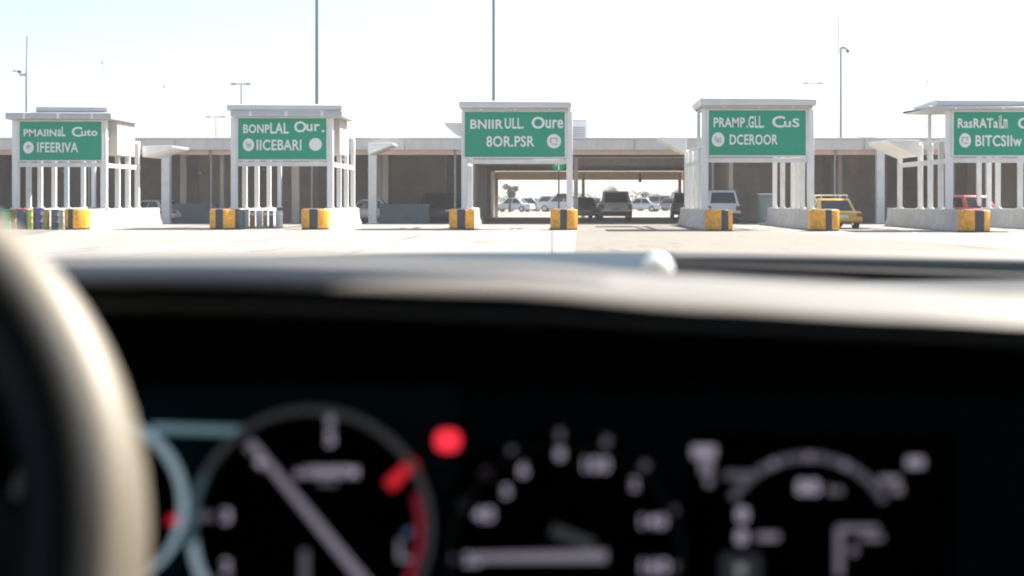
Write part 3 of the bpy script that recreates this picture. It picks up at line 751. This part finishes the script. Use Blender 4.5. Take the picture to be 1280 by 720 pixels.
tree(637, 140, 2.7, .8, 'small dry brownish tree at the left of the open lane view', M['leaf_b'], 3)
tree(764, 205, 2.9, 1.5, 'small green tree above the minivan roof', M['leaf'], 4)
tree(806, 200, 2.3, .9, 'small green tree right of the minivan', M['leaf'], 5)
tree(845, 195, 2.5, .9, 'dry tree at the right end of the open passage', M['leaf_b'], 6)
tl = MB(); rnd = random.Random(11)
for k in range(9000):
    x = rnd.uniform(-260, 260); h = 2.6 + .7 * math.sin(x * .07) + .6 * math.sin(x * .31)
    p = Vector((x, 430 + rnd.uniform(-8, 8), rnd.random() ** .7 * h)); s = rnd.uniform(.25, .6)
    u = Vector((rnd.gauss(0, 1), rnd.gauss(0, 1), rnd.gauss(0, 1))).normalized(); v = u.orthogonal().normalized()
    tl.add([p - u * s, p + v * s * .7, p + u * s, p - v * s * .7], [(0, 1, 2, 3)])
tag(tl.build('treeline', M['leaf'], recalc=False), 'pale distant treeline along the horizon', 'treeline', kind='stuff')

# ------------------------------------------------------------------ the car the picture is taken from
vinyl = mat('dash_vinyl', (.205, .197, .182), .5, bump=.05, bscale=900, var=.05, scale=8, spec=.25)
vinyl_b = mat('dark_vinyl_and_shade', (.004, .0042, .0044), 1.0, spec=.02)
leather = mat('wheel_leather', (.18, .158, .122), .5, bump=.1, bscale=500, var=.06, scale=20)
leather_d = mat('wheel_plastic_and_shade', (.008, .010, .012), .6, spec=.25)
face_window_tint = mat('cluster_face', (.0045, .021, .027), .8, spec=.05)  # teal base colour stands in for window light on the left panel
dial_m = mat('dial_black', (.0012, .0013, .0015), .9, spec=.02)
ring_m = mat('ring_metal', (.30, .48, .58), .45)
ring_d = mat('ring_dark_metal', (.16, .165, .17), .5)
def glow(n, c, s): return mat(n, (.02, .02, .02), .6, emit=c, estr=s * .78 / K)
ring_daylight = mat('ring_daylight', (.3, .48, .58), .45, emit=(.42, .55, .64), estr=.46 / K)  # emission paints in the daylight falling on the gauge rings
ring_m = mat('ring_daylight_half', (.3, .48, .58), .45, emit=(.25, .45, .52), estr=.05 / K)  # weaker painted daylight for the next arc of the ring
ring_d = mat('ring_daylight_faint', (.16, .165, .17), .5, emit=(.7, .74, .8), estr=.03 / K)  # faint painted glow for the dimmer arcs of the rings
lit = glow('backlit_white', (.80, .74, .95), .62)
lit_dim = glow('backlit_dim', (.80, .74, .95), .14)
needle_m = glow('needle_light', (.80, .74, .92), .30)
lit_hi = glow('backlit_bright', (.86, .88, .92), .9)
lit_blue = glow('backlit_blue', (.30, .45, .95), .22)
red_m = glow('backlit_red', (1, .03, .05), .75)
redline_m = glow('redline', (1, .06, .14), .22)
warn_m = glow('warning_red', (1, .035, .06), 1.6)
body_paint = mat('hood_paint', (.025, .045, .062), .5, spec=.07, coat=0)
liner = mat('headliner', (.05, .049, .047), .95, spec=.1)
trim_dark = mat('trim_dark', (.02, .02, .021), .6)
seat_m = mat('seat_cloth', (.03, .03, .032), .9)

car = empty('car', (.07, 0, 0), 'dark car interior with round dials, cream steering wheel and red warning lamp', 'car')

# dashboard: cross sections (Y, y pixel) for several pixel columns, lofted
cols = {
    -420: dict(y=[(1.30, 322), (1.05, 322), (.86, 322), (.74, 325), (.67, 331), (.63, 337), (.612, 346), (.606, 362), (.612, 388), (.66, 420), (.72, 440)]),
    0:    dict(y=[(1.30, 320), (1.05, 319), (.86, 319), (.74, 322), (.67, 328), (.63, 335), (.612, 344), (.606, 361), (.612, 386), (.66, 412), (.72, 440)]),
    300:  dict(y=[(1.30, 318), (1.05, 317), (.86, 317), (.74, 321), (.67, 328), (.63, 336), (.612, 346), (.606, 363), (.612, 388), (.66, 414), (.72, 450)]),
    640:  dict(y=[(1.30, 327), (1.05, 326), (.86, 325), (.74, 330), (.67, 337), (.63, 346), (.612, 358), (.606, 375), (.612, 399), (.66, 420), (.72, 460)]),
    850:  dict(y=[(1.30, 338), (1.05, 338), (.86, 339), (.74, 345), (.67, 355), (.63, 366), (.612, 378), (.606, 394), (.612, 412), (.66, 430), (.72, 470)]),
    1060: dict(y=[(1.30, 345), (1.05, 346), (.86, 348), (.74, 356), (.67, 367), (.63, 379), (.612, 391), (.606, 405), (.612, 420), (.66, 440), (.72, 480)]),
    1280: dict(y=[(1.30, 352), (1.05, 355), (.86, 359), (.74, 368), (.67, 379), (.63, 392), (.612, 404), (.606, 416), (.612, 430), (.66, 450), (.72, 490)]),
    1900: dict(y=[(1.30, 350), (1.05, 353), (.86, 358), (.74, 372), (.67, 392), (.63, 410), (.612, 424), (.606, 438), (.612, 452), (.66, 470), (.72, 520)]),
}
keys = sorted(cols)
def section(px):
    if px <= keys[0]: return cols[keys[0]]['y']
    if px >= keys[-1]: return cols[keys[-1]]['y']
    for a, b in zip(keys, keys[1:]):
        if a <= px <= b:
            t = (px - a) / (b - a); t = t * t * (3 - 2 * t) * .5 + t * .5
            return [(p[0] * (1 - t) + q[0] * t, p[1] * (1 - t) + q[1] * t) for p, q in zip(cols[a]['y'], cols[b]['y'])]
def spl(pts, n=5):
    out = []
    for i in range(len(pts) - 1):
        p0, p1, p2, p3 = pts[max(i - 1, 0)], pts[i], pts[i + 1], pts[min(i + 2, len(pts) - 1)]
        for k in range(n):
            t = k / n
            out.append(tuple(.5 * ((2 * b) + (-a + c) * t + (2 * a - 5 * b + 4 * c - d) * t * t + (-a + 3 * b - 3 * c + d) * t ** 3) for a, b, c, d in zip(p0, p1, p2, p3)))
    out.append(pts[-1]); return out
rows = []
XS = [-.80 + 1.72 * i / 90 for i in range(91)]
for X in XS:
    px = PX + X * F / .70
    pts = [(Y, zz(py, Y)) for Y, py in section(px)]
    rows.append([(X, y, z) for y, z in spl(pts)])
dash = MB().grid([r[15:34] for r in rows]).build('dashboard', vinyl, car, smooth='all')
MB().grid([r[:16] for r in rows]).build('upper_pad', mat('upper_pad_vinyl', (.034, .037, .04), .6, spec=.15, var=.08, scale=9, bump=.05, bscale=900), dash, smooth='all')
MB().grid([r[33:] for r in rows]).build('lower_pad_shade', vinyl_b, dash, smooth='all')  # near-black material paints the shade under the lip
# stitched seam just under the lip and the hood-lining panel of the recess
seam = MB()
seam.tube([(X, .6055, zz(section(PX + X * F / .62)[8][1] - 6, .606)) for X in XS[:74:2]], .0022, 6)
seam.build('seam', mat('seam_thread', (.05, .052, .055), .7), car, smooth=True)
low = MB()
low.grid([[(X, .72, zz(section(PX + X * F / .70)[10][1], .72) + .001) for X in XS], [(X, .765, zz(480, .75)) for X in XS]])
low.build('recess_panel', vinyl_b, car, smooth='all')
YC = .75
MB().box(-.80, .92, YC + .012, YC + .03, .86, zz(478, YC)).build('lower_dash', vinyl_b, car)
cx0, cx1 = xx(150, YC), xx(560, YC)
MB().rbox(xx(60, YC), xx(572, YC), YC + .003, YC + .0115, .93, zz(484, YC), .003, 2).build('cluster_face', face_window_tint, car)
MB().rbox(xx(573, YC), xx(1330, YC), YC + .003, YC + .0115, .93, zz(484, YC), .003, 2).build('display_face', mat('display_face_tint', (.002, .0085, .011), .85, spec=.03), car)  # weaker copy of the painted window tint


def disc(cx, cy, r, Y, name, m, parent, thick=.004):
    c = at(cx, cy, Y); rr = r * Y / F
    return MB().lathe([(rr, -thick / 2), (rr, thick / 2)], c, 64, 'y').build(name, m, parent, smooth=True)


def ring(cx, cy, r, wpx, Y, name, m, parent, a0=0, a1=360, dep=.008):
    """annular arc; angles in degrees, clockwise from straight up"""
    c = at(cx, cy, Y); s = Y / F; mb = MB(); n = max(8, int((a1 - a0) / 4)); rws = []
    full = (a1 - a0) >= 360
    for k in range(n + (0 if full else 1)):
        a = R(a0 + (a1 - a0) * k / n); d = Vector((math.sin(a), 0, math.cos(a)))
        ro, ri = r * s, (r - wpx) * s; rm = (ro + ri) / 2
        rws.append([c + d * ro, c + d * (ro - .1 * (ro - ri)) + Vector((0, -dep * .8, 0)), c + d * rm + Vector((0, -dep, 0)), c + d * (ri + .1 * (ro - ri)) + Vector((0, -dep * .8, 0)), c + d * ri])
    if full: rws.append(rws[0])
    return mb.grid(rws).build(name, m, parent, smooth=True)


def num(s, cx, cy, h, m, parent, Y, w=None, name='numeral'):
    c = at(cx, cy, Y); hh = h * Y / F; ww = (w if w else h * .62 * len(s)) * Y / F
    mb = MB(); put_text(mb, s, c.x - ww / 2, c.x + ww / 2, Y, c.z - hh / 2, c.z + hh / 2, .001, .012)
    return mb.build(name, m, parent)


def bar(x0, y0, x1, y1, wpx, Y, name, m, parent, w2=None):
    a, b = at(x0, y0, Y), at(x1, y1, Y); d = (b - a).normalized(); nrm = Vector((-d.z, 0, d.x)); s = Y / F / 2
    w2 = wpx if w2 is None else w2; t = Vector((0, .0012, 0))
    q = [a + nrm * wpx * s, b + nrm * w2 * s, b - nrm * w2 * s, a - nrm * wpx * s]
    return MB().add([p - t for p in q] + [p + t for p in q], [(0, 1, 2, 3), (7, 6, 5, 4), (0, 4, 5, 1), (1, 5, 6, 2), (2, 6, 7, 3), (3, 7, 4, 0)]).build(name, m, parent)


# small gauge on the far left
YD = YC - .002
fg = disc(126, 628, 102, YD, 'side_gauge', dial_m, car)
ring(126, 628, 109, 9, YD - .003, 'bezel', ring_daylight, fg, 20, 200)
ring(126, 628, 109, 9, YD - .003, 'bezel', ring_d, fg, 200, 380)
bar(211, 651, 224, 650, 10, YD - .004, 'tick_mark', red_m, fg)
bar(60, 700, 140, 640, 8, YD - .005, 'needle', needle_m, fg)
bar(190, 535, 312, 539, 10, YC - .001, 'trim_strip', mat('trim_daylight', (.3, .45, .52), .45, emit=(.30, .52, .58), estr=.28 / K), car)  # strip emission paints daylight onto the trim
# rev counter
TX, TY, TR = 390, 660, 150
tc = disc(TX, TY, TR, YD, 'rev_counter', dial_m, car)
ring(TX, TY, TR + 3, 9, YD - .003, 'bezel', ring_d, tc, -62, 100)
ring(TX, TY, TR + 3, 9, YD - .003, 'bezel', ring_daylight, tc, 180, 264)
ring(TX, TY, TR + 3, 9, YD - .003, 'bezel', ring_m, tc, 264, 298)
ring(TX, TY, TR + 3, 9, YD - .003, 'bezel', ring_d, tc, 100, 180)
ring(TX, TY, TR - 10, 9, YD - .004, 'redline_band', redline_m, tc, 72, 135, .002)
for k, s in enumerate('12345'):
    a = R(-160 + 0)
for s, nx, ny in (('5', 413, 548), ('4', 324, 577), ('3', 283, 645), ('2', 283, 708), ('1', 318, 765)):
    num(s, nx, ny, 17, lit, tc, YD - .003)
for a, b in (((413, 517), (413, 533)), ((308, 555), (316, 565)), ((248, 646), (266, 645)), ((252, 730), (266, 722))):
    bar(*a, *b, 9, YD - .003, 'tick_mark', lit_dim if a[0] != 413 else needle_m, tc)
bar(486, 608, 500, 594, 15, YD - .003, 'numeral', red_m, tc); bar(500, 592, 520, 578, 13, YD - .003, 'tick_mark', red_m, tc)
num('x1000RPM', 408, 590, 13, lit, tc, YD - .003, 78, 'caption')
bar(398, 602, 420, 604, 5, YD - .003, 'caption', lit_dim, tc)
bar(313, 552, 470, 745, 7, YD - .010, 'needle', needle_m, tc, 12)
disc(452, 722, 1, YD - .01, 'pivot', dial_m, tc)
bar(381, 688, 381, 735, 9, YD - .003, 'caption', lit_dim, tc)
num('L', 506, 688, 26, needle_m, tc, YD - .003, 18, 'symbol'); bar(508, 663, 512, 668, 12, YD - .003, 'symbol', lit_blue, tc)
# warning lamp
c = at(560, 550, YC + .001)
wl = MB().rbox(c.x - .0066, c.x + .0066, YC - .006, YC + .004, c.z - .0056, c.z + .0056, .0045, 4).build('warning_lamp', warn_m, car, smooth=True)
# speedometer
SX, SY, SR = 706, 700, 150
sp = disc(SX, SY, SR - 2, YD, 'speedometer', dial_m, car)
ring(SX, SY, SR, 9, YD - .003, 'bezel', mat('ring_black', (.012, .018, .018), .6, spec=.2), sp, -100, 100)
for s, nx, ny, w_, h_ in (('20', 591, 699, 22, 15), ('40', 605, 643, 25, 17), ('5', 633, 614, 10, 14), ('6', 654, 587, 11, 17), ('8', 700, 567, 11, 15), ('100', 746, 581, 32, 17), ('2', 793, 605, 9, 14), ('140', 817, 652, 32, 15), ('160', 819, 708, 34, 17)):
    num(s, nx, ny, h_, lit, sp, YD - .003, w_)
for a, b in (((560, 699), (568, 698)), ((574, 628), (583, 633)), ((605, 588), (613, 596)), ((638, 560), (643, 569)), ((700, 537), (700, 550)), ((760, 546), (755, 560)), ((809, 578), (802, 588)), ((846, 636), (836, 641)), ((853, 709), (842, 708))):
    bar(*a, *b, 8, YD - .003, 'tick_mark', lit_dim, sp)
bar(598, 697, 758, 695, 9, YD - .010, 'needle', needle_m, sp, 13)
bar(690, 662, 742, 682, 13, YD - .004, 'caption', glow('caption_dim', (.8, .85, .9), .05), sp)
# trip display on the right
YT = YC - .001
td = MB().rbox(xx(868, YT), xx(1190, YT), YT, YT + .0038, .94, zz(545, YT), .004, 2).build('trip_display', mat('display_black', (.001, .001, .0011), .9, spec=.02), car)
YE = YT - .002
for k in range(15):
    a0 = -58 + k * 7.9
    ring(1010, 682, 116, 10, YE, 'gauge_segment', lit_dim if k not in (4, 7, 10) else glow('segment', (.8, .74, .95), .26), td, a0, a0 + 6.6, .001)
def blob(px, py, wd, h, m, name='symbol'):
    c = at(px, py, YE); MB().rbox(c.x - wd * YE / F / 2, c.x + wd * YE / F / 2, YE - .0008, YE + .0008, c.z - h * YE / F / 2, c.z + h * YE / F / 2, .0007, 1).build(name, m, td)
sym = glow('symbol_light', (.82, .74, .95), .42)
blob(880, 565, 30, 16, sym); blob(883, 584, 16, 16, needle_m); blob(886, 602, 9, 10, needle_m); blob(922, 594, 34, 9, lit_dim)
blob(1144, 578, 22, 13, sym); blob(1112, 600, 26, 9, needle_m); blob(1122, 612, 12, 10, needle_m)
num('88', 1010, 609, 18, lit, td, YE, 28, 'reading'); num('km', 1044, 612, 11, needle_m, td, YE, 18, 'reading')
num('8', 928, 643, 17, lit, td, YE, 15, 'reading'); num('8', 927, 671, 17, lit, td, YE, 14, 'reading'); blob(960, 671, 28, 9, needle_m); blob(926, 712, 15, 16, lit_hi)
blob(926, 712, 50, 40, glow('symbol_back', (.7, .8, .95), .03), 'symbol_back')
fm = glow('reading_soft', (.8, .74, .93), .24)
blob(1072, 661, 52, 8, fm); blob(1090, 672, 28, 7, fm); blob(1049, 690, 9, 60, fm); blob(1067, 688, 9, 11, fm)

# steering wheel
WYc, WZc, WXc, WR, TL = .50, zz(742, .50), xx(-460, .50), .161, 27
wq = Euler((R(-TL), 0, 0)).to_matrix()
def wpt(a, r, off=0.0): return Vector((WXc, WYc, WZc)) + wq @ Vector((math.sin(a) * r, off, math.cos(a) * r))
sw = bpy.data.objects.new('steering_wheel', None)
rim = MB(); rws = []
for i in range(97):
    a = 2 * math.pi * i / 96; ring_ = []
    cen = wpt(a, WR); ro = (wpt(a, WR + 1) - cen); ax = wq @ Vector((0, 1, 0))
    for k in range(20):
        b = 2 * math.pi * k / 20
        ring_.append(cen + ro * (.019 * math.cos(b)) + ax * (.0205 * math.sin(b)))
    rws.append(ring_)
wheel = rim.grid(rws, close_v=True).build('steering_wheel', leather, car, smooth='all')
inn = MB(); rws = []  # dark ring paints the shaded inner side of the rim
for i in range(97):
    a = 2 * math.pi * i / 96; cen = wpt(a, WR - .0052, -.005); ro = (wpt(a, WR + 1) - wpt(a, WR)); ax = wq @ Vector((0, 1, 0)); q = []
    for k in range(16):
        b = 2 * math.pi * k / 16
        q.append(cen + ro * (.0182 * math.cos(b)) + ax * (.0200 * math.sin(b)))
    rws.append(q)
inn.grid(rws, close_v=True).build('rim_shade', leather_d, wheel, smooth='all')
hub = MB().rbox(WXc - .085, WXc + .085, WYc - .02, WYc + .05, WZc - .08, WZc + .07, .025, 4)
hub.build('hub', leather_d, wheel, smooth=True)
for sx in (-1, 1):
    MB().prism([(WXc + sx * .08, WZc + .035), (WXc + sx * .158, WZc + .03), (WXc + sx * .158, WZc - .01), (WXc + sx * .08, WZc - .03)], 'y', WYc - .008, WYc + .02, .006, 2).build('spoke', leather_d, wheel, smooth=True)
MB().prism([(WXc - .025, WZc - .07), (WXc + .025, WZc - .07), (WXc + .02, WZc - .158), (WXc - .02, WZc - .158)], 'y', WYc + .02, WYc + .045, .006, 2).build('spoke', leather_d, wheel, smooth=True)
MB().tube([(WXc, WYc + .05, WZc - .01), (WXc, .74, WZc - .08)], .035, 16).build('column_shroud', leather_d, wheel, smooth=True)

# unseen mirror added so its shadow darkens the left of the dash
MB().prism([(-.14, 1.34), (-.13, 1.40), (-.10, 1.412), (-.02, 1.412), (.05, 1.398), (.11, 1.368), (.155, 1.338), (.15, 1.327), (-.12, 1.325)], 'y', .765, .79, .008, 2).build('shade_mirror', trim_dark, car, smooth=True)
MB().tube([(.03, .785, 1.39), (.03, .80, 1.41), (.03, .76, 1.435)], .012, 8).build('shade_mirror_arm', trim_dark, car, smooth=True)
sensor_m = mat('sensor_white', (.9, .88, .82), .4)
_b = sensor_m.node_tree.nodes['Principled BSDF']; _b.inputs['Subsurface Weight'].default_value = 1; _b.inputs['Subsurface Radius'].default_value = (1, .95, .85); _b.inputs['Subsurface Scale'].default_value = .02
# sensor dome, wiper, cowl shade, hood and the shell of the car
pd = at(822, 337, 1.10)
MB().lathe([(.0125, -.03), (.0125, .0), (.0115, .0045), (.009, .0085), (.0055, .0112), (.001, .0125)], pd, 20).build('sun_sensor', sensor_m, car, smooth=True)
MB().tube([at(842, 326, 1.36), at(1000, 329, 1.37), at(1300, 334, 1.40), at(1500, 339, 1.42)], [.007, .0105, .0115, .011], 12).build('wiper', mat('wiper_grey', (.21, .2, .18), .6), car, smooth=True)
MB().tube([at(835, 339, 1.32), at(1060, 346, 1.32), at(1320, 354, 1.33), at(1600, 360, 1.34)], .0085, 10).build('cowl_shade', mat('cowl_shade_black', (.008, .008, .009), .7, spec=.2), car, smooth=True)  # black strip stands in for the shadowed gap below the wiper
MB().rbox(-.02 + .06, .18, 1.41, 1.46, 1.10, 1.128, .01, 2).build('wiper_pivot', trim_dark, car, smooth=True)
rows = []
for X in [-.76 + 1.66 * i / 30 for i in range(31)]:
    t = (X - .07) / .83; d = -.035 * abs(t) ** 3
    rows.append([(X, 1.30, zz(350, 1.30) - .02 + d), (X, 1.42, 1.125 + d), (X, 1.6, 1.134 + d), (X, 1.9, 1.1305 + d), (X, 2.2, 1.105 + d * 1.5), (X, 2.42, 1.03 + d * 2), (X, 2.5, .9 + d), (X, 2.52, .6)])
MB().grid(rows).build('hood', body_paint, car, smooth='all')
X0, X1 = -.83, .97
for s, X in ((1, X0), (-1, X1)):
    # lower side, door with open window, pillars
    MB().prism([(2.5, .35), (2.52, .75), (2.4, 1.0), (1.35, 1.06), (1.3, .98), (1.28, .35)], 'x', X - s * .02, X + s * .06, .02, 2).build('fender', body_paint, car, smooth=True)
    MB().prism([(1.26, .3), (1.26, 1.0), (-.1, .99), (-.1, .3)], 'x', X - s * .03, X + s * .05, .02, 2).build('door', body_paint, car, smooth=True)
    MB().prism([(-.12, .3), (-.12, .99), (-2.0, .98), (-2.1, .4)], 'x', X - s * .03, X + s * .05, .02, 2).build('side_panel', body_paint, car, smooth=True)
    MB().tube([(X + s * .03, 1.30, 1.0), (X + s * .09, 1.02, 1.24), (X + s * .16, .70, 1.455)], [.035, .032, .032], 10).build('windscreen_pillar', trim_dark, car, smooth=True)
    MB().tube([(X + s * .02, -.12, .98), (X + s * .16, -.14, 1.50)], .045, 10).build('door_pillar', trim_dark, car, smooth=True)
    MB().prism([(-1.3, .98), (-1.25, 1.5), (-2.0, 1.42), (-2.1, .98)], 'x', X + s * .03, X + s * .1, .02, 2).build('rear_pillar', trim_dark, car, smooth=True)
    for y in (1.85, -1.35):
        t = MB().lathe([(.2, -.1), (.3, -.1), (.32, -.06), (.32, .06), (.3, .1), (.2, .1)], (X + s * .08, y, .32), 24, 'x').build('wheel', M['rubber'], car, smooth=True)
        MB().lathe([(.2, -.11), (.05, -.115), (.05, .115), (.2, .11)], (X + s * .08, y, .32), 20, 'x').build('rim', M['chrome'], t, smooth=True)
rf = []
for i in range(13):
    u = -1 + 2 * i / 12; X = .07 + u * .76; d = -.05 * abs(u) ** 2.5
    rf.append([(X, .70, 1.475 + d), (X, .4, 1.51 + d), (X, -.4, 1.53 + d), (X, -1.3, 1.50 + d), (X, -2.0, 1.40 + d)])
rl = [[Vector(p) + Vector((0, 0, -.04)) for p in r] for r in rf]
MB().grid(rf).build('roof', body_paint, car, smooth='all')
MB().grid(rl).build('headliner', liner, car, smooth='all')
MB().rbox(X0 + .02, X1 - .02, -2.12, -2.04, .3, 1.4, .02, 1).build('rear_wall', trim_dark, car)
MB().rbox(X0 + .05, X1 - .05, -2.0, 1.3, .28, .34, .02, 1).build('car_floor', trim_dark, car)
for x in (-.35, .5):
    st = MB().rbox(x - .25, x + .25, -.75, -.2, .4, .62, .08, 3).build('seat', seat_m, car, smooth=True)
    MB().rbox(x - .24, x + .24, -.86, -.72, .6, 1.15, .06, 3).build('backrest', seat_m, st, smooth=True)
    MB().rbox(x - .13, x + .13, -.84, -.74, 1.17, 1.36, .05, 3).build('headrest', seat_m, st, smooth=True)

# ------------------------------------------------------------------ the sunlit air
hz = bpy.data.materials.new('haze'); hz.use_nodes = True
hn = hz.node_tree; hn.nodes.clear()
ho = hn.nodes.new('ShaderNodeOutputMaterial'); hv = hn.nodes.new('ShaderNodeVolumePrincipled')
hv.inputs['Color'].default_value = (.97, .97, .98, 1); hv.inputs['Density'].default_value = .0008; hv.inputs['Anisotropy'].default_value = .0
hn.links.new(hv.outputs['Volume'], ho.inputs['Volume'])
h = MB().box(-1000, 1000, -200, 1700, -1, 26).build('haze', hz)
tag(h, 'thin bright haze in the air over the plaza', None, kind='stuff')
